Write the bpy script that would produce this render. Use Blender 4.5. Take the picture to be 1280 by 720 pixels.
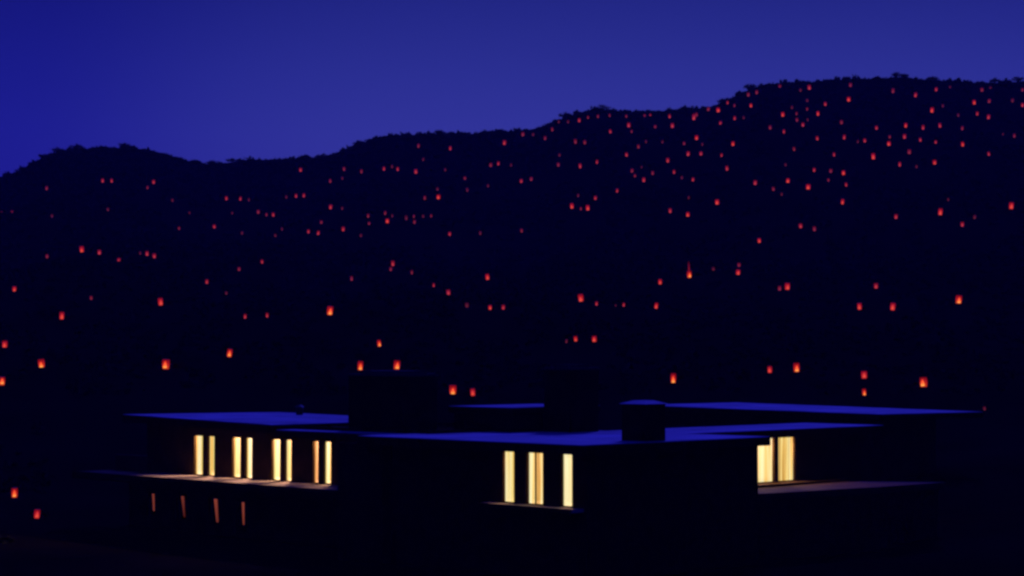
import bpy, bmesh, math, random
import numpy as np
from mathutils import Vector, Matrix
random.seed(7); rng=np.random.default_rng(11)
sc=bpy.context.scene
for o in list(bpy.data.objects): bpy.data.objects.remove(o)
C=sc.collection
ZE=12.0                                   # eye height above datum
# ---------------------------------------------------------------- camera
cd=bpy.data.cameras.new('camera'); cam=bpy.data.objects.new('camera',cd); C.objects.link(cam)
cd.sensor_width=36; cd.lens=70; cd.clip_start=0.5; cd.clip_end=9000
cam.location=(0,0,ZE); cam.rotation_euler=(math.radians(90)+math.atan(85/2489.),0,0)
sc.camera=cam
# ---------------------------------------------------------------- dusk sky
w=bpy.data.worlds.new('World'); sc.world=w; w.use_nodes=True
nt=w.node_tree; N=nt.nodes; L=nt.links
bg=N['Background']; bg.inputs[1].default_value=1.0
sky=N.new('ShaderNodeTexSky'); sky.sky_type='NISHITA'; sky.sun_disc=False
sky.sun_elevation=math.radians(-4.0); sky.sun_rotation=math.radians(6)
tc=N.new('ShaderNodeTexCoord'); sep=N.new('ShaderNodeSeparateXYZ'); L.new(tc.outputs['Generated'],sep.inputs[0])
ramp=N.new('ShaderNodeValToRGB'); L.new(sep.outputs['Z'],ramp.inputs[0])
def setramp(r,stops):
    e=r.color_ramp.elements
    while len(e)>1: e.remove(e[-1])
    e[0].position=stops[0][0]; e[0].color=(*stops[0][1],1)
    for p,c in stops[1:]:
        x=e.new(p); x.color=(*c,1)
setramp(ramp,[(0.0,(.030,.030,.36)),(.11,(.027,.030,.335)),(.14,(.020,.024,.29)),(.19,(.008,.0115,.20)),(.5,(.010,.010,.26)),(1,(.010,.010,.26))])
# the last of the afterglow behind the hill, right of centre
dot=N.new('ShaderNodeVectorMath'); dot.operation='DOT_PRODUCT'; L.new(tc.outputs['Generated'],dot.inputs[0])
g=Vector((.085,1,.10)).normalized(); dot.inputs[1].default_value=g
mr=N.new('ShaderNodeMapRange'); L.new(dot.outputs['Value'],mr.inputs[0])
mr.inputs[1].default_value=.94; mr.inputs[2].default_value=1.0; mr.inputs[3].default_value=0; mr.inputs[4].default_value=1
mr.interpolation_type='SMOOTHERSTEP'
glow=N.new('ShaderNodeMix'); glow.data_type='RGBA'; glow.blend_type='MULTIPLY'; glow.inputs[0].default_value=1
gl=N.new('ShaderNodeMix'); gl.data_type='RGBA'; gl.inputs[6].default_value=(.17,.20,.84,1); gl.inputs[7].default_value=(.98,1.04,1.0,1)
L.new(mr.outputs[0],gl.inputs[0]); L.new(ramp.outputs[0],glow.inputs[6]); L.new(gl.outputs[2],glow.inputs[7])
add=N.new('ShaderNodeMix'); add.data_type='RGBA'; add.blend_type='ADD'; add.inputs[0].default_value=.05
L.new(glow.outputs[2],add.inputs[6]); L.new(sky.outputs[0],add.inputs[7]); L.new(add.outputs[2],bg.inputs[0])
# ---------------------------------------------------------------- added blue fill lamp brightening the roofs, unseen source behind the house
sd=bpy.data.lights.new('roof_fill','SUN'); sd.energy=1.5; sd.angle=math.radians(8); sd.color=(.05,.045,1.0)
so=bpy.data.objects.new('roof_fill',sd); C.objects.link(so)
d=Vector((0.25,1.0,0.9)).normalized()       # towards the added fill lamp
so.rotation_euler=d.to_track_quat('Z','Y').to_euler(); so.location=(0,0,300)
vs=sc.view_settings; vs.view_transform='Standard'; vs.look='None'; vs.exposure=0; vs.gamma=1; vs.use_curve_mapping=False
sc.render.engine='CYCLES'; sc.cycles.filter_width=2.8
sc.cycles.volume_bounces=0; sc.cycles.max_bounces=6; sc.cycles.transparent_max_bounces=12
sc.cycles.use_denoising=True
sc.cycles.sample_clamp_indirect=2.0
# ---------------------------------------------------------------- materials
def mat(name,col,rough=.8,noise=None,bump=0,spec=.3,scale=3):
    m=bpy.data.materials.new(name); m.use_nodes=True
    n=m.node_tree.nodes; l=m.node_tree.links; b=n['Principled BSDF']
    b.inputs['Roughness'].default_value=rough; b.inputs['Specular IOR Level'].default_value=spec
    t=n.new('ShaderNodeTexCoord')
    tx=n.new('ShaderNodeTexNoise'); tx.inputs['Scale'].default_value=scale; tx.inputs['Detail'].default_value=6
    l.new(t.outputs['Object'],tx.inputs[0])
    r=n.new('ShaderNodeValToRGB'); v=noise if noise else .25
    r.color_ramp.elements[0].position=.3; r.color_ramp.elements[1].position=.7
    r.color_ramp.elements[0].color=(*[c*(1-v) for c in col],1); r.color_ramp.elements[1].color=(*[min(1,c*(1+v)) for c in col],1)
    l.new(tx.outputs[0],r.inputs[0]); l.new(r.outputs[0],b.inputs['Base Color'])
    if bump:
        bm=n.new('ShaderNodeBump'); bm.inputs['Strength'].default_value=bump; bm.inputs['Distance'].default_value=.05
        l.new(tx.outputs[0],bm.inputs['Height']); l.new(bm.outputs[0],b.inputs['Normal'])
    return m
def emit(name,stops,strength=1,fold=None,mixt=0.0,ax='Z',grain=6):
    """light-giving material: ramp along the thing's own height, with folds or grain"""
    m=bpy.data.materials.new(name); m.use_nodes=True
    n=m.node_tree.nodes; l=m.node_tree.links; n.remove(n['Principled BSDF'])
    out=n['Material Output']; e=n.new('ShaderNodeEmission'); e.inputs[1].default_value=strength
    t=n.new('ShaderNodeTexCoord'); s=n.new('ShaderNodeSeparateXYZ'); l.new(t.outputs['Generated' if not fold else 'Object'],s.inputs[0])
    r=n.new('ShaderNodeValToRGB')
    if fold:
        ns=n.new('ShaderNodeTexNoise'); mp=n.new('ShaderNodeMapping'); mp.inputs['Scale'].default_value=(fold,fold,.12)
        l.new(t.outputs['Object'],mp.inputs[0]); l.new(mp.outputs[0],ns.inputs[0]); ns.inputs['Scale'].default_value=1; ns.inputs['Detail'].default_value=3
        l.new(ns.outputs[0],r.inputs[0])
    else:
        ns=n.new('ShaderNodeTexNoise'); ns.inputs['Scale'].default_value=grain; l.new(t.outputs['Object'],ns.inputs[0])
        ma=n.new('ShaderNodeMath'); ma.operation='MULTIPLY_ADD'; ma.inputs[1].default_value=.5; l.new(ns.outputs[0],ma.inputs[0])
        m2=n.new('ShaderNodeMath'); m2.operation='SUBTRACT'; m2.inputs[1].default_value=.25
        l.new(s.outputs['Z'],m2.inputs[0]); l.new(m2.outputs[0],ma.inputs[2]); l.new(ma.outputs[0],r.inputs[0])
    setramp(r,stops); l.new(r.outputs[0],e.inputs[0])
    if mixt:
        tr=n.new('ShaderNodeBsdfTransparent'); mx=n.new('ShaderNodeMixShader'); mx.inputs[0].default_value=1-mixt
        l.new(tr.outputs[0],mx.inputs[1]); l.new(e.outputs[0],mx.inputs[2]); l.new(mx.outputs[0],out.inputs[0])
    else: l.new(e.outputs[0],out.inputs[0])
    m.cycles.emission_sampling='NONE' if 'lantern' in name else 'AUTO'
    return m
M={}
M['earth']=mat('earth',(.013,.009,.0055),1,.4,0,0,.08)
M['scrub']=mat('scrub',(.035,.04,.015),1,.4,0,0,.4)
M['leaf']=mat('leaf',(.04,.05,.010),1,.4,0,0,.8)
M['bark']=mat('bark',(.06,.045,.03),.9,.3,.3,.1,6)
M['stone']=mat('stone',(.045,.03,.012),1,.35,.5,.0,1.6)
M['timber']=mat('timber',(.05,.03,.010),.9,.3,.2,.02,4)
M['soffit']=mat('soffit',(.06,.045,.035),.8,.2,0,.1,2)
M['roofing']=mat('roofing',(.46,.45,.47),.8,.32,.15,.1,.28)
M['unlit_terrace']=mat('unlit_terrace',(.075,.042,.018),.85,.25,.2,.1,1.2)  # darker copy of the paving, dimness of unlit terrace parts put into colour
M['paving']=mat('paving',(.40,.33,.27),.8,.2,.2,.1,1.2)
M['plaster']=mat('plaster',(.28,.22,.15),.9,.1,0,.1,2)
M['metal']=mat('metal',(.35,.36,.4),.5,.15,0,.3,3)
M['dark_metal']=mat('dark_metal',(.03,.028,.026),.6,.2,0,.2,3)
M['paper_rim']=mat('paper_rim',(.2,.05,.03),.9,.2)
CR=dict(
 pale=[(.36,(.88,.50,.10)),(.48,(1.0,.75,.24)),(.62,(1.0,.88,.48))],
 amber=[(.25,(.85,.42,.08)),(.45,(1.0,.66,.18)),(.7,(1.0,.82,.34))],
 green=[(.25,(.95,.72,.2)),(.5,(.93,.82,.30)),(.75,(1.0,.90,.45))],
 rust=[(.3,(.55,.16,.05)),(.6,(.95,.42,.12))],
 seam=[(.38,(.50,.24,.04)),(.46,(.95,.58,.14)),(.52,(1.0,.80,.30)),(.62,(1.0,.92,.52))],
 ivory=[(.36,(.95,.58,.16)),(.46,(1.0,.80,.36)),(.6,(1.0,.90,.52))])
for k,v in CR.items(): M['sheer_'+k]=emit('sheer_'+k,v,1.22,fold=6.5 if k in('seam','amber') else 3.5,mixt=.22)
M['low_light']=emit('low_light',[(.35,(.05,.006,.006)),(.62,(.30,.055,.035))],.85,fold=1.6)
M['dark_glass']=mat('dark_glass',(.01,.01,.012),.2,.1)
LM=[emit('lantern_paper_faint',[(0,(.10,.006,.022)),(1,(.05,.003,.016))],1.0,grain=3,mixt=.3),
    emit('lantern_paper_dim',[(0,(.20,.010,.030)),(1,(.10,.003,.020))],1.0,grain=3,mixt=.35),
    emit('lantern_paper_red',[(0,(.40,.014,.035)),(1,(.18,.003,.020))],.85,grain=3,mixt=.4),
    emit('lantern_paper_bright',[(0,(.65,.03,.025)),(.45,(.50,.010,.020)),(1,(.20,.002,.012))],1.0,grain=4,mixt=.45),
    emit('lantern_paper_orange',[(0,(.80,.07,.02)),(.28,(.75,.03,.015)),(.6,(.5,.010,.010)),(1,(.22,.002,.006))],1.0,grain=4,mixt=.5)]
FM=[emit('lantern_flame_faint',[(0,(.24,.05,.08)),(1,(.15,.015,.04))],1.0),
    emit('lantern_flame_dim',[(0,(.52,.08,.11)),(1,(.32,.02,.06))],.85),
    emit('lantern_flame_red',[(0,(.95,.10,.12)),(1,(.7,.03,.06))],1.05),
    emit('lantern_flame_bright',[(0,(1,.13,.07)),(1,(.85,.03,.05))],1.2),
    emit('lantern_flame_orange',[(0,(1,.50,.09)),(.35,(1,.17,.04)),(1,(1,.04,.02))],1.8)]
M['flame']=emit('lantern_flame',[(0,(1.0,.8,.3)),(1,(1.0,.45,.1))],1.6)
# ---------------------------------------------------------------- helpers
def tag(o,label=None,cat=None,group=None,kind=None):
    if label: o['label']=label
    if cat: o['category']=cat
    if group: o['group']=group
    if kind: o['kind']=kind
    return o
def empty(name,loc,rz=0):
    o=bpy.data.objects.new(name,None); C.objects.link(o); o.location=loc; o.rotation_euler=(0,0,rz); o.empty_display_size=.3; return o
class MB:
    def __init__(s): s.bm=bmesh.new()
    def box(s,x0,x1,y0,y1,z0,z1):
        if x0>x1: x0,x1=x1,x0
        if y0>y1: y0,y1=y1,y0
        v=[s.bm.verts.new((x,y,z)) for z in (z0,z1) for x,y in ((x0,y0),(x1,y0),(x1,y1),(x0,y1))]
        for f in ((3,2,1,0),(4,5,6,7),(0,1,5,4),(1,2,6,5),(2,3,7,6),(3,0,4,7)): s.bm.faces.new([v[i] for i in f])
        return v
    def prism(s,pts,z0,z1):
        """pts CCW; z0/z1 may be lists"""
        n=len(pts); a=z0 if isinstance(z0,(list,tuple)) else [z0]*n; b=z1 if isinstance(z1,(list,tuple)) else [z1]*n
        lo=[s.bm.verts.new((p[0],p[1],a[i])) for i,p in enumerate(pts)]; hi=[s.bm.verts.new((p[0],p[1],b[i])) for i,p in enumerate(pts)]
        s.bm.faces.new(lo[::-1]); s.bm.faces.new(hi)
        for i in range(n): j=(i+1)%n; s.bm.faces.new((lo[i],lo[j],hi[j],hi[i]))
    def build(s,name,m,parent=None,bevel=0):
        if bevel: bmesh.ops.bevel(s.bm,geom=[e for e in s.bm.edges],offset=bevel,segments=1,affect='EDGES')
        bmesh.ops.recalc_face_normals(s.bm,faces=s.bm.faces)
        me=bpy.data.meshes.new(name); s.bm.to_mesh(me); s.bm.free(); me.materials.append(m)
        o=bpy.data.objects.new(name,me); C.objects.link(o); o.parent=parent; return o
def npmesh(name,V,F,m,parent=None):
    me=bpy.data.meshes.new(name); V=np.asarray(V,dtype=np.float32); F=np.asarray(F,dtype=np.int32)
    k=F.shape[1]
    me.vertices.add(len(V)); me.vertices.foreach_set('co',V.ravel()); me.loops.add(F.size); me.loops.foreach_set('vertex_index',F.ravel())
    me.polygons.add(len(F)); me.polygons.foreach_set('loop_start',np.arange(0,F.size,k,dtype=np.int32)); me.polygons.foreach_set('loop_total',np.full(len(F),k,dtype=np.int32))
    me.update(calc_edges=True); me.materials.append(m)
    o=bpy.data.objects.new(name,me); C.objects.link(o); o.parent=parent; return o
# ---------------------------------------------------------------- the land
RIDGE=[(-900,300),(-500,262),(-300,250),(-120,236),(0,217),(20,210),(40,199),(55,190),(75,184),(100,182),(130,180),(160,180),(180,182),(205,188),(225,194),(238,199),(260,201),(290,198),(330,195),(370,194),(400,192),(420,186),(445,177),(475,166),(500,164),(540,163),(580,163),(620,160),(660,158),(680,153),(705,142),(725,135),(750,132),(775,134),(800,135),(840,133),(880,130),(900,126),(925,113),(950,101),(980,98),(1010,98),(1050,94),(1100,93),(1130,91),(1165,95),(1200,97),(1220,99),(1245,98),(1275,97),(1400,100),(1600,120),(1900,150),(2400,200)]
KN=[(-400,4),(-60,1),(0,-1.7),(40,-6.5),(85,-10.4),(105,-10.6),(150,-10.0),(190,-2.6),(240,5.5),(340,19),(400,30),(500,57),(600,85)]
def lerp(K,x):
    if x<=K[0][0]: return K[0][1]
    for (a,u),(b,v) in zip(K,K[1:]):
        if x<=b:
            t=(x-a)/(b-a); return u+(v-u)*t
    return K[-1][1]
def slerp(K,x):   # smooth (averaged) interpolation
    w=6+abs(x)*0.02
    return sum(lerp(K,x+d*w) for d in (-1,-.5,0,.5,1))/5
def terrain(X,Y):
    a=X/max(Y,120.0)
    px=640+a*2489
    zr=(445-lerp(RIDGE,px))*600/2489-1.0
    if Y<=190:
        z=slerp(KN,Y)
        m=min(1,max(0,(Y-108)/24.0))*min(1,max(0,(px-560)/200.0))
        z=max(z,z+(-7.6-z)*m) 
    elif Y<=600:
        g=slerp(KN,min(Y,590)) if Y<590 else lerp(KN,Y)
        k=(zr+2.6)/(85+2.6)
        z=-2.6+(g+2.6)*k
        n=(Y-190)/410.0
        z+=math.sin(math.pi*n)*(2.6*math.sin(X*0.031+Y*.012)+1.5*math.sin(X*.083-Y*.021+1)+1.0*math.sin(X*.05+Y*.06))
    else:
        n=min(1,(Y-600)/900.0)
        z=zr*(1-n*n*(3-2*n))*1.0 - 10*n - (Y-600)*0.02*(1-n)
    return z

def gz(X,Y): return terrain(X,Y)+ZE
xs=sorted(set([-4500,-3000,-2000,-1400,-1000,-700]+list(range(-520,-240,20))+list(np.arange(-240,240.1,4))+list(range(260,540,20))+[700,1000,1400,2000,3000,4500]))
ys=[-2500,-1200,-600,-300,-150,-80]+list(range(-40,96,8))+list(np.arange(100,300,4))+list(range(300,580,6))+list(np.arange(580,630,2.5))+[640,660,700,760,840,940,1060,1200,1350,1500,2000,3000,5000]
V=[];F=[]
for y in ys:
    for x in xs: V.append((x,y,gz(x,y) if y<1500 else gz(x,1499)))
nx=len(xs)
for j in range(len(ys)-1):
    for i in range(nx-1): a=j*nx+i; F.append((a,a+1,a+nx+1,a+nx))
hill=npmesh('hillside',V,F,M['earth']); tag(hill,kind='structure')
for p in hill.data.polygons: p.use_smooth=True
LANTERNS=[
(-104.2,505.6,1.02,2,"left of two small red lanterns high on slope, left of house"),
(-101.6,504.2,1.01,2,"right of two small red lanterns high on slope, left of house"),
(-119.6,510.4,1.03,1,"third from left of three dim lanterns high on slope, at far left"),
(-91.6,507.8,1.02,2,"small red lantern just below skyline, above roof left tip"),
(-90.9,495.2,0.80,1,"dim lantern high on slope, above roof left tip"),
(-83.2,487.0,0.78,0,"very faint lantern high on slope, above roof left tip"),
(-127.7,497.0,0.80,1,"first from left of three dim lanterns high on slope, at far left"),
(-121.6,483.0,0.97,1,"second from left of three dim lanterns high on slope, at far left"),
(-98.2,424.3,0.68,0,"left of two very faint lanterns on upper slope, left of house"),
(-90.9,447.0,0.72,0,"right of two very faint lanterns on upper slope, left of house"),
(-82.4,381.2,1.23,3,"bright red lantern on middle slope, left of house"),
(-77.5,373.5,0.90,2,"small red lantern on middle slope, left of house"),
(-67.3,340.2,0.82,2,"small red lantern on lower slope, left of house"),
(-88.5,378.6,0.76,1,"dim lantern on middle slope, at far left"),
(-65.9,359.2,0.87,2,"left of two small red lanterns on middle slope, above roof left tip"),
(-63.7,354.3,0.85,2,"right of two small red lanterns on middle slope, above roof left tip"),
(-67.8,362.6,0.58,0,"very faint lantern on middle slope, above roof left tip"),
(-60.5,568.6,1.14,2,"small red lantern along the skyline, above last window pairs"),
(-49.7,543.4,1.09,1,"dim lantern just below skyline, above last window pairs"),
(-72.8,506.7,1.02,2,"left of two small red lanterns high on slope, above first window pairs"),
(-69.4,507.3,1.02,2,"right of two small red lanterns high on slope, above first window pairs"),
(-67.1,506.8,0.81,0,"third from left of three very faint lanterns high on slope, above first window pairs"),
(-58.8,517.8,0.83,0,"very faint lantern high on slope, above last window pairs"),
(-56.6,520.7,1.05,2,"first from left of three small red lanterns high on slope, above last window pairs"),
(-54.7,521.8,1.05,2,"second from left of three small red lanterns high on slope, above last window pairs"),
(-44.0,481.4,1.16,2,"third from left of three small red lanterns high on slope, above last window pairs"),
(-77.7,478.7,0.77,0,"first from left of three very faint lanterns high on slope, above first window pairs"),
(-62.0,485.7,0.98,1,"dim lantern high on slope, above first window pairs"),
(-59.5,481.5,0.77,1,"left of two dim lanterns on upper slope, above last window pairs"),
(-57.7,480.6,0.97,2,"first from left of three small red lanterns on upper slope, above last window pairs"),
(-75.7,451.9,0.73,1,"dim lantern on upper slope, above roof left tip"),
(-69.7,465.6,0.94,2,"small red lantern on upper slope, above first window pairs"),
(-61.8,455.1,0.73,0,"very faint lantern on upper slope, above first window pairs"),
(-68.3,485.0,0.58,0,"second from left of three very faint lanterns high on slope, above first window pairs"),
(-52.9,444.5,0.71,0,"left of two very faint lanterns on upper slope, above last window pairs"),
(-52.7,455.8,0.73,0,"right of two very faint lanterns on upper slope, above last window pairs"),
(-45.5,444.5,0.89,2,"second from left of three small red lanterns on upper slope, above last window pairs"),
(-43.9,457.7,0.74,1,"right of two dim lanterns on upper slope, above last window pairs"),
(-42.8,438.8,1.06,2,"third from left of three small red lanterns on upper slope, above last window pairs"),
(-44.7,355.9,0.71,2,"small red lantern on middle slope, above first window pairs"),
(-47.3,344.8,0.69,1,"dim lantern on lower slope, above first window pairs"),
(-47.0,556.1,1.12,1,"left of two dim lanterns just below skyline, above widest chimney"),
(-46.3,542.6,0.87,0,"left of two very faint lanterns just below skyline, above widest chimney"),
(-41.1,542.0,1.09,1,"right of two dim lanterns just below skyline, above widest chimney"),
(-26.8,567.8,1.14,1,"dim lantern along the skyline, left of tallest chimney"),
(-17.3,556.7,1.12,2,"small red lantern just below skyline, left of tallest chimney"),
(-24.2,540.2,0.87,0,"very faint lantern just below skyline, left of tallest chimney"),
(-34.4,533.2,1.07,2,"small red lantern just below skyline, above widest chimney"),
(-32.3,535.1,0.86,0,"right of two very faint lanterns just below skyline, above widest chimney"),
(-30.4,528.5,1.06,2,"small red lantern high on slope, above widest chimney"),
(-25.1,518.8,1.25,2,"small red lantern high on slope, left of tallest chimney"),
(-17.4,518.1,0.83,0,"very faint lantern high on slope, left of tallest chimney"),
(-5.6,518.8,1.04,1,"left of two dim lanterns high on slope, above left central window"),
(-11.9,502.7,0.81,1,"dim lantern high on slope, left of tallest chimney"),
(-5.9,489.3,0.79,0,"left of two very faint lanterns high on slope, above left central window"),
(-10.8,481.0,0.97,0,"right of two very faint lanterns on upper slope, left of tallest chimney"),
(-18.0,479.9,0.77,0,"left of two very faint lanterns on upper slope, left of tallest chimney"),
(-20.3,462.4,0.93,1,"dim lantern on upper slope, left of tallest chimney"),
(-17.2,464.0,1.12,3,"bright red lantern on upper slope, left of tallest chimney"),
(-37.0,435.8,1.05,2,"small red lantern on middle slope, above widest chimney"),
(-32.2,444.9,0.89,1,"dim lantern on upper slope, above widest chimney"),
(-31.4,436.2,0.70,1,"left of two dim lanterns on middle slope, above widest chimney"),
(-28.4,444.2,0.89,1,"right of two dim lanterns on middle slope, above widest chimney"),
(-27.3,435.2,1.05,3,"bright red lantern on middle slope, above widest chimney"),
(-26.6,441.3,0.71,0,"right of two very faint lanterns on middle slope, above widest chimney"),
(-23.3,438.5,1.06,0,"left of two very faint lanterns on middle slope, left of tallest chimney"),
(-21.8,441.1,0.71,1,"first from left of three dim lanterns on middle slope, left of tallest chimney"),
(-21.4,435.4,0.87,1,"second from left of three dim lanterns on middle slope, left of tallest chimney"),
(-19.7,441.5,0.71,0,"right of two very faint lanterns on middle slope, left of tallest chimney"),
(-18.0,442.3,0.71,1,"third from left of three dim lanterns on middle slope, left of tallest chimney"),
(-13.4,426.8,0.86,2,"small red lantern on middle slope, left of tallest chimney"),
(-6.8,427.9,0.86,0,"very faint lantern on middle slope, above left central window"),
(-32.2,423.4,0.68,0,"left of two very faint lanterns on middle slope, above widest chimney"),
(-40.2,470.5,0.76,0,"very faint lantern on upper slope, above widest chimney"),
(13.9,590.0,0.95,0,"left of two very faint lanterns along the skyline, above tallest chimney"),
(16.4,580.0,0.93,0,"right of two very faint lanterns along the skyline, above tallest chimney"),
(19.4,573.8,1.15,2,"small red lantern along the skyline, above tallest chimney"),
(22.2,579.5,0.93,1,"third from left of four dim lanterns along the skyline, above tallest chimney"),
(25.1,580.1,0.93,1,"fourth from left of four dim lanterns along the skyline, above tallest chimney"),
(28.8,584.7,0.94,1,"first from left of three dim lanterns along the skyline, above capped chimney"),
(3.2,582.5,1.17,1,"dim lantern along the skyline, above left central window"),
(6.1,577.9,0.93,0,"very faint lantern along the skyline, above left central window"),
(11.7,574.2,1.15,1,"second from left of four dim lanterns along the skyline, above tallest chimney"),
(-2.2,557.2,1.34,2,"small red lantern along the skyline, above left central window"),
(9.3,556.6,1.12,1,"first from left of four dim lanterns along the skyline, above tallest chimney"),
(16.9,527.7,1.27,1,"left of two dim lanterns just below skyline, above tallest chimney"),
(19.2,524.2,1.05,1,"right of two dim lanterns just below skyline, above tallest chimney"),
(27.0,544.0,1.09,2,"small red lantern just below skyline, above capped chimney"),
(12.4,517.1,0.83,0,"very faint lantern high on slope, above tallest chimney"),
(11.8,505.4,1.02,1,"dim lantern high on slope, above tallest chimney"),
(21.2,496.3,1.00,2,"small red lantern high on slope, above tallest chimney"),
(17.0,494.6,1.19,2,"small red lantern on upper slope, above tallest chimney"),
(-3.6,520.1,1.04,2,"small red lantern just below skyline, above left central window"),
(-0.3,517.5,0.83,0,"right of two very faint lanterns high on slope, above left central window"),
(2.3,495.9,1.00,2,"small red lantern high on slope, above left central window"),
(4.8,497.6,1.00,1,"right of two dim lanterns high on slope, above left central window"),
(23.7,448.5,0.90,2,"small red lantern on middle slope, above capped chimney"),
(15.0,451.4,0.73,0,"very faint lantern on middle slope, above tallest chimney"),
(18.4,439.7,0.88,2,"small red lantern on middle slope, above tallest chimney"),
(13.2,435.7,1.23,3,"left of two bright red lanterns on middle slope, above tallest chimney"),
(14.9,429.9,0.69,1,"dim lantern on middle slope, above tallest chimney"),
(16.3,427.2,1.20,3,"right of two bright red lanterns on middle slope, above tallest chimney"),
(2.1,427.4,0.86,1,"dim lantern on middle slope, above left central window"),
(33.8,586.3,0.94,1,"second from left of three dim lanterns along the skyline, above capped chimney"),
(33.1,562.6,1.36,2,"left of two small red lanterns along the skyline, above capped chimney"),
(33.1,548.6,0.88,1,"left of two dim lanterns just below skyline, above capped chimney"),
(39.4,589.1,0.95,1,"third from left of three dim lanterns along the skyline, above capped chimney"),
(41.1,589.7,0.95,2,"right of two small red lanterns along the skyline, above capped chimney"),
(46.2,581.6,1.17,2,"first from left of three small red lanterns along the skyline, right of capped chimney"),
(45.1,558.1,1.35,2,"first from left of three small red lanterns just below skyline, right of capped chimney"),
(40.4,560.1,0.90,1,"right of two dim lanterns just below skyline, above capped chimney"),
(52.4,572.1,1.84,2,"second from left of three small red lanterns along the skyline, right of capped chimney"),
(54.0,580.0,1.17,1,"first from left of three dim lanterns along the skyline, right of capped chimney"),
(58.3,590.0,1.19,1,"second from left of three dim lanterns along the skyline, right of capped chimney"),
(60.4,580.6,1.40,3,"bright red lantern along the skyline, right of capped chimney"),
(64.2,590.8,0.95,2,"third from left of three small red lanterns along the skyline, right of capped chimney"),
(64.4,574.3,0.92,1,"third from left of three dim lanterns along the skyline, right of capped chimney"),
(69.7,584.7,1.17,1,"first from left of three dim lanterns along the skyline, above right-hand window"),
(66.9,555.0,1.11,3,"left of two bright red lanterns just below skyline, above right-hand window"),
(60.8,542.2,1.09,2,"third from left of three small red lanterns just below skyline, right of capped chimney"),
(62.2,532.4,0.86,0,"left of two very faint lanterns just below skyline, above right-hand window"),
(57.5,547.6,1.10,2,"second from left of three small red lanterns just below skyline, right of capped chimney"),
(47.6,512.3,1.24,3,"bright red lantern just below skyline, right of capped chimney"),
(43.9,505.9,0.81,1,"dim lantern high on slope, right of capped chimney"),
(47.8,498.6,0.80,0,"very faint lantern high on slope, right of capped chimney"),
(53.6,481.9,1.16,3,"bright red lantern high on slope, right of capped chimney"),
(35.2,521.6,0.84,0,"left of two very faint lanterns just below skyline, above capped chimney"),
(32.7,512.9,1.03,1,"dim lantern high on slope, above capped chimney"),
(39.1,516.5,0.83,0,"right of two very faint lanterns just below skyline, above capped chimney"),
(29.0,502.5,1.01,2,"small red lantern high on slope, above capped chimney"),
(43.2,487.3,1.17,2,"second from left of four small red lanterns high on slope, right of capped chimney"),
(46.1,484.4,0.97,2,"third from left of four small red lanterns high on slope, right of capped chimney"),
(50.1,474.7,0.95,2,"fourth from left of four small red lanterns high on slope, right of capped chimney"),
(38.0,484.3,1.17,2,"first from left of four small red lanterns high on slope, right of capped chimney"),
(29.0,480.5,0.97,1,"first from left of three dim lanterns on upper slope, above capped chimney"),
(31.6,484.4,0.58,0,"very faint lantern on upper slope, above capped chimney"),
(29.3,473.0,0.76,1,"second from left of three dim lanterns on upper slope, above capped chimney"),
(30.7,462.9,1.12,2,"small red lantern on upper slope, above capped chimney"),
(33.4,471.6,0.95,1,"third from left of three dim lanterns on upper slope, above capped chimney"),
(38.1,467.0,0.94,2,"first from left of three small red lanterns on upper slope, right of capped chimney"),
(39.0,456.2,0.73,0,"very faint lantern on upper slope, right of capped chimney"),
(40.9,449.6,0.90,2,"second from left of three small red lanterns on upper slope, right of capped chimney"),
(49.3,455.0,1.10,2,"third from left of three small red lanterns on upper slope, right of capped chimney"),
(42.4,410.3,1.15,3,"bright red lantern on middle slope, right of capped chimney"),
(32.5,408.4,0.98,2,"small red lantern on middle slope, right of capped chimney"),
(35.6,402.1,0.97,3,"bright red lantern on lower slope, right of capped chimney"),
(37.4,420.7,0.68,0,"very faint lantern on middle slope, right of capped chimney"),
(79.7,589.7,1.18,1,"third from left of three dim lanterns along the skyline, above right-hand window"),
(84.1,578.3,0.93,0,"very faint lantern along the skyline, above right wing tip"),
(87.5,583.4,1.41,2,"small red lantern along the skyline, above right wing tip"),
(100.0,586.2,1.18,1,"dim lantern along the skyline, above right wing tip"),
(94.3,555.4,1.34,3,"right of two bright red lanterns just below skyline, above right wing tip"),
(71.5,579.7,1.16,1,"second from left of three dim lanterns along the skyline, above right-hand window"),
(82.9,556.9,0.89,0,"very faint lantern just below skyline, above right wing tip"),
(86.6,548.3,1.10,2,"small red lantern just below skyline, above right wing tip"),
(80.4,540.6,0.87,1,"dim lantern just below skyline, above right wing tip"),
(76.4,541.8,0.87,0,"right of two very faint lanterns just below skyline, above right-hand window"),
(71.1,520.5,1.25,3,"right of two bright red lanterns just below skyline, above right-hand window"),
(75.8,528.8,0.85,1,"dim lantern just below skyline, above right-hand window"),
(73.3,510.2,1.02,1,"right of two dim lanterns high on slope, above right-hand window"),
(81.7,529.8,1.28,3,"left of two bright red lanterns just below skyline, above right wing tip"),
(76.8,515.4,0.83,0,"very faint lantern high on slope, above right wing tip"),
(73.1,498.8,1.00,2,"small red lantern high on slope, above right wing tip"),
(63.7,489.7,0.98,1,"left of two dim lanterns high on slope, above right-hand window"),
(66.2,483.3,0.97,2,"small red lantern high on slope, above right-hand window"),
(85.2,513.2,1.03,1,"dim lantern high on slope, above right wing tip"),
(93.4,508.4,1.02,2,"small red lantern high on slope, above rear roof middle"),
(73.3,476.4,0.96,2,"first from left of three small red lanterns on upper slope, above right wing tip"),
(80.0,478.2,1.15,2,"third from left of three small red lanterns on upper slope, above right wing tip"),
(82.5,473.8,0.76,0,"very faint lantern on upper slope, above rear roof middle"),
(84.5,475.3,0.95,2,"left of two small red lanterns on upper slope, above rear roof middle"),
(65.9,463.5,0.93,1,"dim lantern on upper slope, above right-hand window"),
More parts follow.
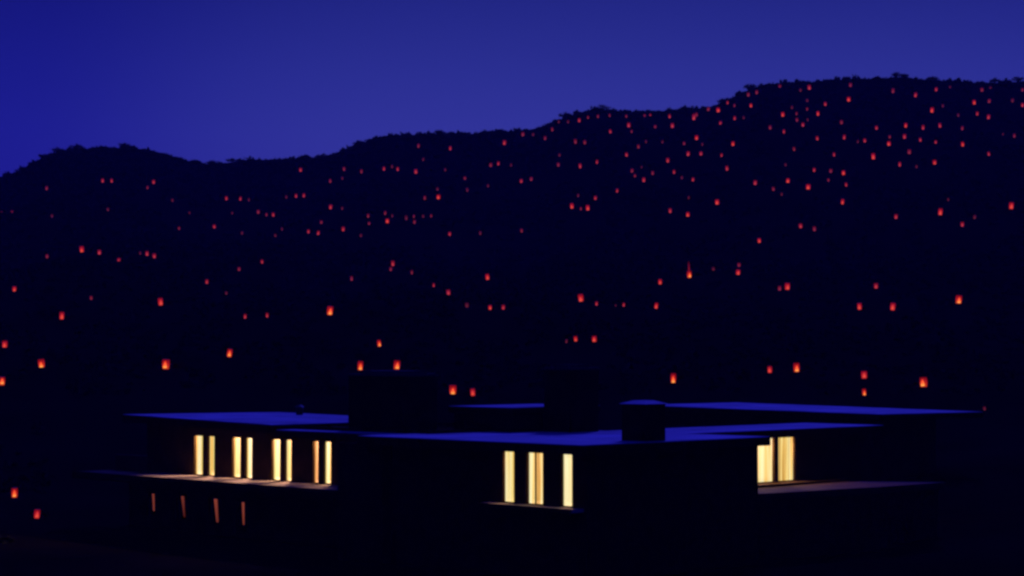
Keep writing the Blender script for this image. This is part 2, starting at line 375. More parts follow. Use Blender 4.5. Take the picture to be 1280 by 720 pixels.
(74.3,457.9,0.92,2,"second from left of three small red lanterns on upper slope, above right wing tip"),
(82.7,454.2,1.46,3,"bright red lantern on middle slope, above rear roof middle"),
(61.6,446.9,0.72,0,"very faint lantern on middle slope, above right-hand window"),
(67.3,442.5,0.89,2,"small red lantern on middle slope, above right wing tip"),
(70.8,441.3,0.89,1,"right of two dim lanterns on middle slope, above right wing tip"),
(73.2,438.5,1.06,3,"bright red lantern on middle slope, above right wing tip"),
(68.7,431.1,0.69,1,"left of two dim lanterns on middle slope, above right wing tip"),
(71.5,424.9,0.85,2,"right of two small red lanterns on lower slope, above right wing tip"),
(51.7,422.7,1.02,2,"small red lantern on middle slope, above right-hand window"),
(59.1,425.6,1.03,3,"bright red lantern on middle slope, above right-hand window"),
(54.6,414.7,0.83,1,"dim lantern on lower slope, above right-hand window"),
(62.5,419.3,1.18,3,"left of two bright red lanterns on lower slope, above right wing tip"),
(55.5,409.0,0.66,0,"very faint lantern on lower slope, above right-hand window"),
(66.3,398.9,1.12,3,"right of two bright red lanterns on lower slope, above right wing tip"),
(109.8,571.7,1.38,1,"dim lantern along the skyline, above rear roof middle"),
(115.1,566.2,1.36,2,"small red lantern just below skyline, above rear roof middle"),
(124.3,581.4,1.17,2,"small red lantern along the skyline, above rear roof end"),
(130.2,589.2,0.95,0,"very faint lantern along the skyline, above rear roof end"),
(138.7,585.1,1.18,1,"left of two dim lanterns along the skyline, at far right"),
(142.2,589.6,0.95,0,"very faint lantern along the skyline, at far right"),
(130.3,559.3,1.35,3,"bright red lantern just below skyline, at far right"),
(135.0,561.4,1.13,1,"dim lantern just below skyline, at far right"),
(141.3,560.3,1.13,0,"very faint lantern just below skyline, at far right"),
(149.7,581.7,0.93,1,"right of two dim lanterns along the skyline, at far right"),
(141.6,550.3,1.11,2,"right of two small red lanterns just below skyline, at far right"),
(119.7,551.3,0.89,0,"very faint lantern just below skyline, above rear roof end"),
(114.6,541.5,1.52,3,"bright red lantern just below skyline, above rear roof end"),
(120.6,536.3,0.86,0,"very faint lantern high on slope, above rear roof end"),
(126.3,538.7,1.08,2,"left of two small red lanterns just below skyline, at far right"),
(127.5,531.2,1.28,2,"small red lantern high on slope, at far right"),
(102.1,514.8,1.24,3,"bright red lantern high on slope, above rear roof middle"),
(106.6,514.7,1.24,2,"left of two small red lanterns high on slope, above rear roof end"),
(112.1,519.6,1.25,2,"right of two small red lanterns high on slope, above rear roof end"),
(117.1,516.3,1.04,1,"dim lantern high on slope, above rear roof end"),
(92.4,485.4,0.78,1,"left of two dim lanterns on upper slope, above rear roof middle"),
(95.9,485.2,1.17,2,"right of two small red lanterns on upper slope, above rear roof middle"),
(89.2,469.7,1.13,3,"bright red lantern on upper slope, above rear roof middle"),
(99.3,482.5,0.97,2,"left of two small red lanterns on upper slope, above rear roof end"),
(102.6,480.8,0.77,2,"right of two small red lanterns on upper slope, above rear roof end"),
(107.7,474.3,1.14,3,"bright red lantern on upper slope, above rear roof end"),
(125.0,505.4,0.61,0,"very faint lantern high on slope, at far right"),
(126.7,500.6,1.01,1,"dim lantern on upper slope, at far right"),
(91.6,457.8,1.10,1,"right of two dim lanterns on upper slope, above rear roof middle"),
(108.5,451.7,0.91,2,"small red lantern on upper slope, at far right"),
(86.8,444.6,1.07,2,"small red lantern on middle slope, above rear roof middle"),
(90.1,442.3,0.71,0,"very faint lantern on middle slope, above rear roof middle"),
(94.7,445.0,1.07,3,"bright red lantern on middle slope, above rear roof end"),
(72.3,374.4,0.90,2,"small red lantern on lower slope, above rear roof middle"),
(79.8,370.5,1.34,3,"bright red lantern on lower slope, above rear roof end"),
(80.8,356.7,0.86,2,"small red lantern on lower slope, above rear roof end"),
(86.2,392.6,0.63,0,"very faint lantern on lower slope, above rear roof end"),
(91.4,364.0,1.32,3,"bright red lantern on lower slope, at far right"),
(84.1,361.4,0.73,0,"very faint lantern on lower slope, at far right"),
(-69.7,278.7,0.78,3,"bright red lantern on lower slope, at far left"),
(-55.9,247.1,0.99,3,"bright red lantern low on slope, left of house"),
(-56.1,265.4,0.53,1,"dim lantern on lower slope, left of house"),
(-46.4,263.0,1.06,3,"bright red lantern on lower slope, above roof left tip"),
(-48.7,317.4,0.77,2,"left of two small red lanterns on lower slope, above first window pairs"),
(-42.5,296.1,0.48,0,"very faint lantern on lower slope, above first window pairs"),
(-33.2,247.6,0.60,2,"right of two small red lanterns on lower slope, above first window pairs"),
(-57.0,223.8,0.81,3,"bright red lantern at the left frame edge above an orange one"),
(-47.6,201.8,0.89,4,"right of two large orange lanterns at hill foot, at far left"),
(-48.5,189.4,0.84,4,"lower of two orange lanterns cut by the left frame edge"),
(-34.7,199.6,1.04,4,"large orange lantern at hill foot, above roof left tip"),
(-29.7,209.1,0.92,4,"large orange lantern low on slope, above first window pairs"),
(-30.4,247.2,0.60,2,"small red lantern on lower slope, above last window pairs"),
(-22.4,244.4,1.18,4,"large orange lantern on lower slope, above last window pairs"),
(-27.6,342.5,0.83,1,"left of two dim lanterns on lower slope, above widest chimney"),
(-21.9,365.9,1.03,2,"small red lantern on lower slope, above widest chimney"),
(-21.7,355.4,0.71,1,"right of two dim lanterns on lower slope, above widest chimney"),
(-17.7,351.6,0.71,1,"dim lantern on lower slope, left of tallest chimney"),
(-12.7,322.8,0.65,2,"small red lantern on lower slope, left of tallest chimney"),
(-9.3,291.8,0.82,2,"small red lantern low on slope, left of tallest chimney"),
(-5.6,247.9,0.60,0,"very faint lantern low on slope, left of tallest chimney"),
(-4.0,327.0,1.05,3,"bright red lantern on lower slope, above left central window"),
(-2.7,245.6,0.59,3,"bright red lantern low on slope, above left central window"),
(-14.2,213.6,0.77,4,"second from left of three large orange lanterns at hill foot, above widest chimney"),
(-15.1,198.1,0.96,4,"first from left of three large orange lanterns at hill foot, above widest chimney"),
(-11.5,198.4,0.96,4,"third from left of three large orange lanterns at hill foot, above widest chimney"),
(-5.5,185.0,0.89,4,"orange lantern, left of a close pair just above the roofs between chimneys"),
(-3.6,184.2,0.74,3,"pinkish lantern, right of a close pair just above the roofs between chimneys"),
(-1.1,246.9,0.60,2,"small red lantern low on slope, above left central window"),
(9.3,267.1,1.07,3,"bright red lantern low on slope, above tallest chimney"),
(11.1,261.6,0.53,2,"small red lantern low on slope, above tallest chimney"),
(13.8,264.9,0.32,0,"very faint lantern low on slope, above capped chimney"),
(15.0,267.3,0.54,2,"small red lantern low on slope, above capped chimney"),
(22.6,303.7,0.85,3,"right of two bright red lanterns low on slope, above capped chimney"),
(19.5,269.9,0.87,3,"left of two bright red lanterns low on slope, above capped chimney"),
(28.1,315.2,1.14,4,"orange lantern with a tall narrow glow, on the slope right of centre"),
(34.1,336.7,0.68,0,"very faint lantern low on slope, right of capped chimney"),
(5.9,217.0,0.44,0,"very faint lantern at hill foot, above tallest chimney"),
(7.0,217.9,0.61,3,"left of two bright red lanterns at hill foot, above tallest chimney"),
(9.0,217.5,0.70,3,"right of two bright red lanterns at hill foot, above tallest chimney"),
(15.4,190.3,0.99,4,"largest orange lantern behind the house, right of the small capped chimney"),
(45.7,367.4,0.89,3,"bright red lantern on lower slope, above right-hand window"),
(54.9,377.9,0.91,2,"left of two small red lanterns on lower slope, above right wing tip"),
(57.0,374.6,0.90,1,"dim lantern on lower slope, above right wing tip"),
(39.1,342.6,0.69,1,"dim lantern low on slope, right of capped chimney"),
(36.4,320.9,0.90,3,"bright red lantern low on slope, right of capped chimney"),
(39.2,291.6,0.70,1,"dim lantern low on slope, above right-hand window"),
(40.4,292.1,1.06,3,"bright red lantern low on slope, above right-hand window"),
(52.2,285.3,0.80,2,"small red lantern at hill foot, above rear roof middle"),
(45.8,262.2,0.95,3,"first from left of three bright red lanterns at hill foot, above rear roof middle"),
(49.3,258.0,1.04,3,"third from left of three bright red lanterns at hill foot, above rear roof middle"),
(58.4,260.4,1.15,4,"right of two large orange lanterns at hill foot, above rear roof end"),
(25.4,196.3,0.71,3,"bright red lantern at hill foot, above right-hand window"),
(28.1,196.7,0.95,4,"large orange lantern at hill foot, above right-hand window"),
(34.1,192.9,0.77,3,"upper of two lanterns stacked one above the other over the rear roof"),
(32.6,184.4,0.67,4,"lower of two lanterns stacked one above the other over the rear roof"),
(38.9,188.3,0.98,4,"left of two large orange lanterns at hill foot, above rear roof end"),
(-35.4,142.1,0.74,4,"large orange lantern, upper of the two in the bottom left corner"),
(-30.2,126.9,0.61,3,"square red lantern, lowest of all, in the bottom left corner"),
(42.2,178.0,0.36,0,"tiny dull red lantern just off the right tip of the rear roof"),
]

# ---- scrub: leafy clumps all over the slope, kept clear of the lanterns' fronts
LP=np.array([(l[0],l[1]) for l in LANTERNS])
spots=[]
def tryspot(a,Y,r):
    X=a*Y
    dY=LP[:,1]-Y; along=(LP[:,0]/LP[:,1]-a)*Y
    if np.any((dY>-1.5)&(dY<26)&(np.abs(along)<r+.9)): return
    spots.append((X,Y,r))
for k in range(15000):
    Y=110+(625-110)*random.random()**.8; a=random.uniform(-.33,.33); r=random.uniform(.5,1.5)*(1.2 if Y>300 else .8)
    if Y<185 and a>-.235: continue
    tryspot(a,Y,r)
for k in range(2600):
    Y=random.uniform(590,612); a=random.uniform(-.34,.34); tryspot(a,Y,random.choice((.4,.5,.6,.7,.9))*random.uniform(.8,1.1))
nl=16
SV=[];SF=[];q=0
for X,Y,r in spots:
    z=gz(X,Y)
    c=rng.normal(size=(nl,3)); c/=np.linalg.norm(c,axis=1)[:,None]; c*=r*rng.uniform(.25,1,(nl,1)); c[:,2]=np.abs(c[:,2])*.75
    a=rng.normal(size=(nl,3)); a/=np.linalg.norm(a,axis=1)[:,None]; b=np.cross(a,rng.normal(size=(nl,3))); b/=np.linalg.norm(b,axis=1)[:,None]
    s=r*rng.uniform(.28,.5,(nl,1)); c+=np.array([X,Y,z-.1])
    SV.append(np.stack([c-a*s,c-b*s*.7,c+a*s,c+b*s*.7],1).reshape(-1,3))
SV=np.concatenate(SV); SF=np.arange(len(SV)).reshape(-1,4)
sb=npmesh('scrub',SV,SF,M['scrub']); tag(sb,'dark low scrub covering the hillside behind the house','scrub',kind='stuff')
# ---- trees one can tell apart on the skyline
def tree(X,Y,h,w_,label,n=420):
    h*=.7; z=gz(X,Y)-.25; t=empty('hill_tree',(X,Y,z)); tag(t,label,'tree','small trees on the skyline')
    bm=MB(); b=bm.bm
    def limb(p,q,r0,r1):
        p=Vector(p);q=Vector(q);ax=(q-p).normalized();u=ax.orthogonal().normalized();v=ax.cross(u)
        A=[b.verts.new(p+(u*math.cos(k*1.0472)+v*math.sin(k*1.0472))*r0) for k in range(6)]; B=[b.verts.new(q+(u*math.cos(k*1.0472)+v*math.sin(k*1.0472))*r1) for k in range(6)]
        for k in range(6): b.faces.new((A[k],A[(k+1)%6],B[(k+1)%6],B[k]))
    limb((0,0,-.3),(0.1,0,h*.45),.16*h/4,.10*h/4)
    tips=[]
    for k in range(6):
        an=k*1.05+random.random(); e=Vector((math.cos(an)*w_*.30,math.sin(an)*w_*.30,h*random.uniform(.35,.72))); limb((0.1,0,h*random.uniform(.3,.45)),e,.07*h/4,.03*h/4); tips.append(e)
    tips.append(Vector((0,0,h*.8))); tips.append(Vector((0,0,h*.4)))
    bm.build('trunk',M['bark'],t)
    cs=[]
    for e in tips:
        m=n//len(tips); c=rng.normal(size=(m,3)); c/=np.linalg.norm(c,axis=1)[:,None]; c*=rng.uniform(.2,1,(m,1))*np.array([w_*.24,w_*.24,h*.28]); cs.append(c+np.array(e))
    c=np.concatenate(cs); m=len(c); a=rng.normal(size=(m,3)); a/=np.linalg.norm(a,axis=1)[:,None]; bb=np.cross(a,rng.normal(size=(m,3))); bb/=np.linalg.norm(bb,axis=1)[:,None]
    s=rng.uniform(.12,.26,(m,1)); Vv=np.stack([c-a*s,c-bb*s*.6,c+a*s,c+bb*s*.6],1).reshape(-1,3)
    npmesh('crown',Vv,np.arange(len(Vv)).reshape(-1,4),M['leaf'],t)
for X,h,w_,lb in (
 (-137.5,2.6,4.5,'bushy dark tree where the left hump begins to rise'),(-131.5,2.8,5.0,'broad dark tree at the left shoulder of the rounded hump'),(-117,2.5,4.0,'small tree standing a little proud on top of the rounded hump'),
 (-95.5,1.8,3.2,'low dark tree at the left end of the skyline dip'),(-91.0,1.9,3.0,'low dark tree at the bottom of the skyline dip'),(-84.5,2.0,4.5,'wide low tree at the right end of the skyline dip'),
 (-46.5,2.4,3.5,'dark tree at the step where the ridge starts to climb'),(-22,2.2,3.0,'lone small tree on the flat part of the ridge above the widest chimney'),
 (16,2.6,4.5,'dark tree where the ridge climbs above the tallest chimney'),(27,2.4,6.0,'broad flat tree on the middle crest of the ridge'),
 (63.5,2.6,3.6,'lower of two trees on the steep rise left of the right summit'),(72,2.8,4.2,'upper of two trees on the steep rise left of the right summit'),
 (116.5,2.8,4.5,'highest tree of the right summit'),(127.5,2.2,4,'low tree just right of the highest summit tree'),(146,2.4,3.5,'small round tree in the shallow dip near the right frame edge'),(153,2.6,4.2,'dark tree on the skyline at the right frame edge')):
    tree(X,600,h,w_,lb)
# ---------------------------------------------------------------- the house (local x runs along the fronts, y away from the viewer at the right)
R2=math.sqrt(2)
def world_of(s,t): return ((s+t)/R2,(t-s)/R2)
hx,hy=world_of(-80,75); G=-10.5            # base point of the house
H=empty('flat_roofed_house',(hx,hy,ZE+G),-math.pi/4)
tag(H,'low dark flat roofed house with warm lit windows and blue dusk light on its roofs','house')
def Z(h): return -h-G                       # h = metres below eye level -> local z
def wall_u(y0,y1,xa,xb,z0,z1,ops,mb):
    """front wall along x, openings (x0,x1,za,zb)"""
    x=xa
    for a,b,c,d_ in sorted(ops):
        mb.box(x,a,y0,y1,z0,z1)
        if c>z0: mb.box(a,b,y0,y1,z0,c)
        if d_<z1: mb.box(a,b,y0,y1,d_,z1)
        x=b
    mb.box(x,xb,y0,y1,z0,z1)
FL=Z(7.05)
def window(x0,x1,z0,z1,y,m,parent=H,axis='u',skew=0,mull=False):
    """frame set in a wall opening; curtain and glass behind. axis u: wall along x facing -y; axis v: wall along y facing +x"""
    f=MB(); t=.05
    def bx(mb,a,b,c,d_,e,g_):
        if axis=='u': mb.box(a,b,y+c,y+d_,e,g_)
        else: mb.box(y-d_,y-c,a,b,e,g_)
    bx(f,x0,x0+t,.04,.14,z0,z1); bx(f,x1-t,x1,.04,.14,z0,z1); bx(f,x0+t,x1-t,.04,.14,z0,z0+t); bx(f,x0+t,x1-t,.04,.14,z1-t,z1)
    if mull: bx(f,(x0+x1)/2-.02,(x0+x1)/2+.02,.05,.13,z0+t,z1-t)
    fo=f.build('window',M['timber'],parent)
    # sheer curtain, gently folded
    n=max(8,int((x1-x0)/.04)); Vv=[];Ff=[]
    for i in range(n+1):
        u=(x0+.01)+(x1-x0-.02)*i/n; dd=.22+.025*math.sin(i*1.3)+.012*math.sin(i*3.1)
        for z in (z0,z1):
            uu=u+(skew if z==z0 else -skew)
            Vv.append((uu,y+dd,z) if axis=='u' else (y-dd,u,z))
    for i in range(n): Ff.append((2*i,2*i+2,2*i+3,2*i+1))
    npmesh('curtain',Vv,Ff,m,fo)
    return fo
# -- left wing : front wall plane y=-4.8
yL=70.2-75; WL=.35
pairs=[(-16.88,-15.97,'pale'),(-15.54,-14.83,'pale'),(-13.17,-12.34,'amber'),(-11.96,-11.25,'pale'),(-9.48,-8.68,'green'),(-8.32,-7.67,'pale'),(-5.84,-5.32,'rust'),(-4.91,-4.22,'pale')]
low=[(-21.44,-20.93),(-18.37,-17.81),(-15.11,-14.56),(-12.49,-12.04)]
topL=Z(4.66); 
mb=MB()
ops=[(a,b,FL+.02,topL) for a,b,_ in pairs]
wall_u(yL,yL+WL,-21.6,3.5,FL-.30,Z(3.9),ops,mb)
lops=[(a-.3,b+.3,Z(9.75),Z(8.3)) for a,b in low]
wall_u(yL,yL+WL,-23.5,-.5,0-.6,FL-.30,lops,mb)
mb.box(-21.6,-21.25,yL+WL,5.0,FL-.30,Z(3.9)); mb.box(-21.6,3.5,5.0,5.35,-.6,Z(3.9)); mb.box(-23.5,-23.15,yL+WL,5.35,-.6,FL-.30); mb.box(3.5,3.8,yL,5.35,-.6,Z(3.9))
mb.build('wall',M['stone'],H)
mb=MB(); mb.box(-21.24,3.49,yL+WL+.002,4.99,FL-.28,FL-.01); mb.build('floor',M['paving'],H)
mb=MB(); mb.box(-18.2,-3.2,yL+2.6,yL+2.75,FL,Z(4.0)); mb.build('inner_wall',M['plaster'],H)
for a,b,k in pairs: window(a,b,FL+.02,topL,yL,M['sheer_'+k],skew=0)
for k,(a,b) in enumerate(low):
    zt,zb=Z(8.3),Z((9.4,9.6,9.75,9.75)[k]); zf=Z(9.75)
    f=MB(); t=.05
    f.box(a-.3,a-.3+t,yL+.04,yL+.14,zf,zt); f.box(b+.3-t,b+.3,yL+.04,yL+.14,zf,zt); f.box(a-.25,b+.25,yL+.04,yL+.14,zf,zf+t); f.box(a-.25,b+.25,yL+.04,yL+.14,zt-t,zt)
    fo=f.build('window',M['timber'],H); tag(fo,'dim lower window with drawn drapes and a dull red gap')
    for n_,(x0,x1) in enumerate(((a-.24,a-.1),(b+.1,b+.24))): mb=MB(); mb.prism([(x0-.1,yL+.2),(x1+.12,yL+.2),(x1+.12,yL+.24),(x0-.1,yL+.24)],zf,zt); mb.build('drape',M['dark_metal'],fo)
    m_=(a+b)/2; W_=(.12,.16,.17,.12)[k]; sk=(.03,.09,.08,.02)[k]
    npmesh('lit_gap',[(m_-W_-sk,yL+.18,zt-(.0,.0,.0,.12)[k]),(m_+W_-sk,yL+.18,zt-(.0,.0,.0,.12)[k]),(m_+W_*.8+sk,yL+.18,zb),(m_-W_*.3+sk,yL+.18,zb)],[(0,3,2,1)],M['low_light'],fo)
# roofs
def roof(pts,h,thick=.42,over=None):
    """pts (x,y) CCW with top level h (list or number): pale membrane over a dark fascia box"""
    hs=h if isinstance(h,list) else [h]*len(pts)
    mb=MB(); mb.prism(pts,[Z(v+thick) for v in hs],[Z(v+.035) for v in hs]); f=mb.build('roof',M['timber'],H)
    cx=sum(p[0] for p in pts)/len(pts); cy=sum(p[1] for p in pts)/len(pts)
    ins=[(p[0]+(cx-p[0])*.004,p[1]+(cy-p[1])*.004) for p in pts]
    mb=MB(); mb.prism(ins,[Z(v+.033) for v in hs],[Z(v) for v in hs]); mb.build('roof_membrane',M['roofing'],f)
    return f
def P(s0,s1,t0,t1): return [(s0+80,t0-75),(s1+80,t0-75),(s1+80,t1-75),(s0+80,t1-75)]
roof(P(-101.9,-87.4,68.6,80.6),[3.52,3.80,3.80,3.62],.44)
roof(P(-87.38,-77.2,68.9,72.0),4.08,.38)
roofA=[(-77.5+80,66.3-75),(-61.8+80,66.3-75),(-61.8+80,80.2-75),(-67.3+80,80.2-75),(-67.3+80,98.2-75),(-73+80,98.2-75),(-73+80,80.2-75),(-77.5+80,80.2-75)]
roof(roofA,4.05,.45)
mb=MB(); mb.box(-7.6,3.9,-2.99,5.45,Z(4.35),Z(4.16)); mb.build('inner_roof',M['stone'],H)
# -- central volume
yC=67.5-75; topC=Z(4.5)
cw=[(11.82,12.64,'pale'),(13.44,14.56,'seam'),(15.70,16.45,'ivory')]
mb=MB(); xr=-62.6+80
wall_u(yC,yC+.35,3.85,xr,FL-.3,Z(4.48),[(a,b,FL+.02,Z(4.48)) for a,b,_ in cw],mb)
mb.box(3.85,xr,yC,yC+.35,-.6,FL-.3)
mb.box(xr-.35,xr,yC+.35,80.2-75,-.6,Z(4.48)); mb.box(3.85,4.2,yC+.35,5.2,-.6,Z(4.48)); mb.box(4.2,xr-.35,4.85,5.2,-.6,Z(4.48))
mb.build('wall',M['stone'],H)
for i,(a,b,k) in enumerate(cw): window(a,b,FL+.02,Z(4.5),yC,M['sheer_'+k],mull=(i==1))
mb=MB(); mb.box(4.21,xr-.36,yC+.352,4.84,FL-.28,FL-.01); mb.build('floor',M['paving'],H)
mb=MB(); mb.box(11.0,17.0,yC+2.6,yC+2.75,FL,Z(4.5)); mb.build('inner_wall',M['plaster'],H)
# pier ending the left terrace
mb=MB(); mb.box(-79.7+80+.02,-76.2+80,66.9-75,70.19-75,-.6,Z(4.49)); mb.build('pier',M['stone'],H)
# -- right wing: wall plane x = 11.7, running away to the right
xW=-68.3+80
rw=[(12.0,14.07,'ivory'),(14.36,15.91,'seam')]
mb=MB()
y=5.22
for a,b,_ in rw:
    mb.box(xW-.35,xW,y,a,FL-.3,Z(4.48)); mb.box(xW-.35,xW,a,b,FL-.3,FL+.02); y=b
mb.box(xW-.35,xW,y,97-75,FL-.3,Z(4.48)); mb.box(-72.5+80,xW,97-75,97.3-75,-.6,Z(4.48)); mb.box(7.5,7.8,5.22,22,-.6,Z(4.48))
mb.box(7.81,xW,5.22,22,-.6,FL-.3)
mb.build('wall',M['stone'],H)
for i,(a,b,k) in enumerate(rw): window(a,b,FL+.02,Z(4.5),xW,M['sheer_'+k],axis='v')
mb=MB(); mb.box(8.6,8.75,9.5,18,FL,Z(4.5)); mb.build('inner_wall',M['plaster'],H)
# -- clerestory box rising from the middle
mb=MB(); mb.box(-79.2+80,-74.7+80,74.7-75,81.2-75,-.6,Z(3.1)); mb.build('clerestory',M['stone'],H)
roof(P(-79.4,-74.5,74.5,81.4),2.72,.36)
# -- rear wing
mb=MB(); mb.box(-92,-73.2,106.2,113,0,1) if False else None
mb.box(-92.2+80,-73.4+80,105.9-75,113-75,-2,Z(3.95)); mb.build('rear_wall',M['stone'],H)
roof(P(-93,-72,104.7,116.6),[3.42,3.64,3.72,3.45],.4)
# -- chimneys
def chimney(s0,s1,t0,t1,hb,ht,cap):
    mb=MB(); x0,x1,y0,y1=s0+80,s1+80,t0-75,t1-75
    mb.box(x0,x1,y0,y1,Z(hb),Z(ht)); c=mb.build('chimney',M['stone'],H,bevel=.02)
    if cap:
        mb=MB(); b=mb.bm; o_=.10; z=Z(ht)
        lo=[b.verts.new(p) for p in ((x0-o_,y0-o_,z),(x1+o_,y0-o_,z),(x1+o_,y1+o_,z),(x0-o_,y1+o_,z))]
        cx,cy=(x0+x1)/2,(y0+y1)/2; hi=[b.verts.new((cx+sx*.35,cy+sy*.35,z+.16)) for sx,sy in ((-1,-1),(1,-1),(1,1),(-1,1))]
        b.faces.new(lo[::-1]); b.faces.new(hi)
        for i in range(4): j=(i+1)%4; b.faces.new((lo[i],lo[j],hi[j],hi[i]))
        mb.build('chimney_cap',M['roofing'],c)
    else:
        mb=MB(); mb.box(x0-.06,x1+.06,y0-.06,y1+.06,Z(ht),Z(ht)+.14); mb.box(x0+.4,x1-.4,y0+.4,y1-.4,Z(ht)+.14,Z(ht)+.3); mb.build('chimney_cap',M['dark_metal'],c)
    return c
tag(chimney(-83.6,-79.1,70.9,73.4,4.4,1.1,False),'widest dark chimney block')
tag(chimney(-74.4,-72.5,76.8,79.1,4.4,.75,False),'tallest dark chimney block')
tag(chimney(-63.8,-62.3,71.2,72.7,4.1,2.28,True),'small chimney with a pale sloping cap')
# roof vent on the left roof
mb=MB(); b=mb.bm
bmesh.ops.create_cone(b,cap_ends=True,segments=16,radius1=.22,radius2=.22,depth=.5,matrix=Matrix.Translation((-17.1,3.4,Z(3.66)+.25)))
bmesh.ops.create_cone(b,cap_ends=True,segments=16,radius1=.34,radius2=.12,depth=.14,matrix=Matrix.Translation((-17.1,3.4,Z(3.66)+.55)))
mb.build('roof_vent',M['dark_metal'],H)
# -- terraces
mb=MB(); mb.box(-25.2,-20.003,-7.6,yL-.003,Z(7.3),FL-.004); mb.build('terrace',M['unlit_terrace'],H)  # unlit end of the same terrace, its dimness painted by the darker material
mb=MB(); mb.box(-20,.3,-7.6,yL-.003,Z(7.3),FL-.0); te=mb.build('terrace',M['paving'],H)
mb=MB(); mb.box(-25.2,.3,-7.72,-7.603,Z(7.45),FL+.03); mb.build('terrace_edge',M['timber'],te)
mb=MB(); mb.box(-25.2,-21.65,-4.75,-4.55,Z(7.6),Z(6.1)); mb.build('parapet',M['unlit_terrace'],H)
mb=MB(); mb.box(11.0,17.2,-8.35,yC-.003,Z(7.2),FL); s_=mb.build('balcony',M['paving'],H)
mb=MB(); mb.box(11.0,17.2,-8.45,-8.352,Z(7.3),FL+.02); mb.build('balcony_edge',M['timber'],s_)
mb=MB(); mb.prism([(xW+.003,5.6),(16.6,5.6),(17.9,15.2),(18.3,21),(xW+.003,16.6)],Z(7.4),FL); t2=mb.build('terrace',M['unlit_terrace'],H)  # dark colour stands in for the eave's shade on this terrace
mb=MB(); mb.box(13.6,13.78,7.5,18,FL,FL+.12); mb.build('terrace_step',M['timber'],t2)
mb=MB(); mb.prism([(xW+.01,5.7),(16.3,5.7),(17.6,15.2),(18.0,20.6),(xW+.01,16.4)],-1.5,Z(7.402)); mb.build('retaining_wall',M['stone'],H)
# -- ceiling lamps inside, seen only as the light that falls through the sheers
def lamp(x,y,z,e,sz=.12,col=(1,.54,.38)):
    mb=MB(); bmesh.ops.create_cone(mb.bm,cap_ends=False,segments=14,radius1=.28,radius2=.12,depth=.18,matrix=Matrix.Translation((x,y,z+.16)))
    s_=mb.build('ceiling_lamp',M['metal'],H)
    l=bpy.data.lights.new('bulb','POINT'); l.energy=e; l.color=col; l.shadow_soft_size=sz
    o=bpy.data.objects.new('bulb',l); C.objects.link(o); o.parent=s_; o.location=(x,y,z); return o
LE=3800
for x in (-16.0,-12.2,-8.6,-5.1): lamp(x,yL+.95,Z(4.45),LE)
for x in (12.6,15.4): lamp(x,yC+1.0,Z(4.85),LE*.12)
for y in (13.2,15.2): lamp(xW-1.0,y,Z(4.85),LE*.5)
# ---------------------------------------------------------------- lanterns
def frus(b,z0,z1,r0,r1,n=8,cap=True,bul=0):
    rings=[]
    K=4
    for k in range(K+1):
        f=k/K; r=r0+(r1-r0)*f+bul*math.sin(math.pi*f); rings.append([b.verts.new((r*math.cos(2*math.pi*i/n+.39),r*math.sin(2*math.pi*i/n+.39),z0+(z1-z0)*f)) for i in range(n)])
    for A,B in zip(rings,rings[1:]):
        for i in range(n): j=(i+1)%n; b.faces.new((A[i],A[j],B[j],B[i]))
    if cap: b.faces.new(rings[0][::-1]); b.faces.new(rings[-1])
def lmesh(kind):
    mb=MB(); b=mb.bm
    frus(b,.05,.97,.25,.29,8,kind>=3,.035)
    if kind<3: frus(b,.1,.7,.17,.05,6,True,.03)
    me=bpy.data.meshes.new('paper_shade'); bmesh.ops.recalc_face_normals(b,faces=b.faces); b.to_mesh(me); b.free(); me.materials.append(LM[kind]); me.materials.append(FM[kind])
    if kind<3:
        for p in me.polygons:
            if max(math.hypot(me.vertices[v].co.x,me.vertices[v].co.y) for v in p.vertices)<.22: p.material_index=1
    return me
def fmesh(kind):
    mb=MB(); frus(mb.bm,.07,.72,.16,.03,7,True,.035)
    me=bpy.data.meshes.new('flame'); mb.bm.to_mesh(me); mb.bm.free(); me.materials.append(FM[kind]); return me
flames={3:fmesh(3),4:fmesh(4)}
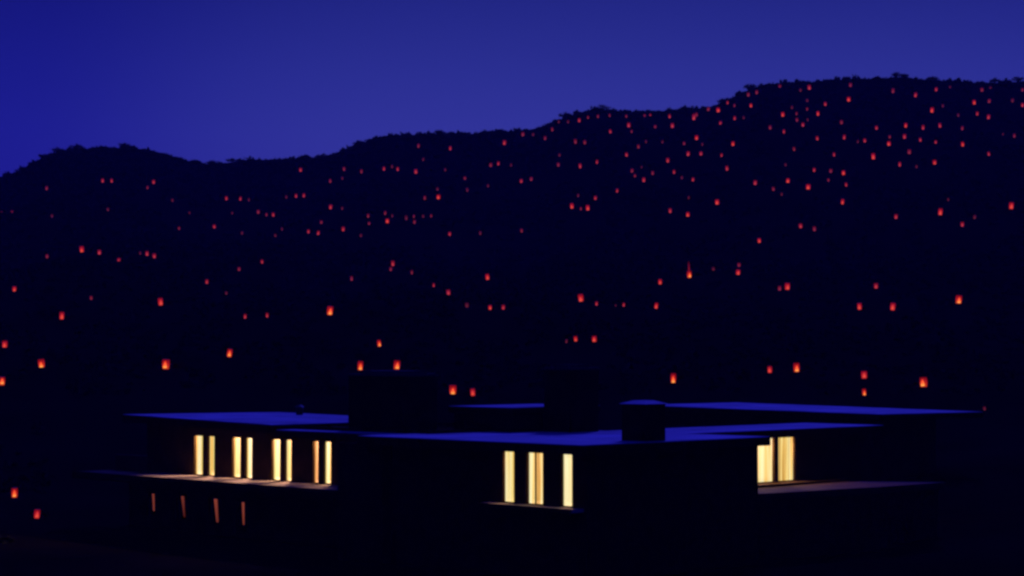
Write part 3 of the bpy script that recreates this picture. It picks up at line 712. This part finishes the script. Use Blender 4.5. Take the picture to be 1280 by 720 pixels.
shade=[lmesh(k) for k in range(5)]
mb=MB(); frus(mb.bm,0,.05,.33,.33,12); baseM=mb.bm; me=bpy.data.meshes.new('base'); baseM.to_mesh(me); baseM.free(); me.materials.append(M['timber']); base_me=me
mb=MB(); frus(mb.bm,.97,1.0,.315,.315,8); me=bpy.data.meshes.new('rim'); mb.bm.to_mesh(me); mb.bm.free(); me.materials.append(M['paper_rim']); rim_me=me
for (X,Y,S_,k,lb) in LANTERNS:
    z=gz(X,Y); rz=random.uniform(0,1.5); wv=random.uniform(.8,1.15)
    if k>=3:
        o=empty('lantern',(X,Y,z-.02),rz)
        for nm,me in (('paper_shade',shade[k]),('flame',flames[k]),('base',base_me),('rim',rim_me)):
            p=bpy.data.objects.new(nm,me); C.objects.link(p); p.parent=o
            if nm=='flame': p.location=(random.uniform(-.07,.07),random.uniform(-.07,.07),random.uniform(-.02,.12))
        if 'tall narrow glow' in lb:
            mb=MB(); frus(mb.bm,.8,2.3,.10,.03,6,True,.02); mb.build('glow_streak',LM[2],o)  # added glowing mesh imitating a narrow streak of light above the lantern
    else:
        o=bpy.data.objects.new('lantern',shade[k]); C.objects.link(o); o.location=(X,Y,z-.04); o.rotation_euler=(0,0,rz)
        wv*=1.0
    o.scale=(S_*wv*1.08,S_*wv*1.08,S_)
    o.rotation_euler=(random.uniform(-.13,.13),random.uniform(-.13,.13),rz)
    tag(o,lb,'lantern','red lanterns scattered over the hillside')
# ---------------------------------------------------------------- the air
mb=MB(); mb.box(-4600,4600,-2600,5100,-60,ZE+150)
hm=bpy.data.materials.new('haze'); hm.use_nodes=True; n=hm.node_tree.nodes; l=hm.node_tree.links; n.remove(n['Principled BSDF'])
pv=n.new('ShaderNodeVolumePrincipled'); pv.inputs['Color'].default_value=(.55,.55,1,1); pv.inputs['Density'].default_value=0.000155; l.new(pv.outputs[0],n['Material Output'].inputs['Volume'])
hz=mb.build('haze',hm); tag(hz,kind='stuff'); hz['label']='thin blue dusk haze over the valley'
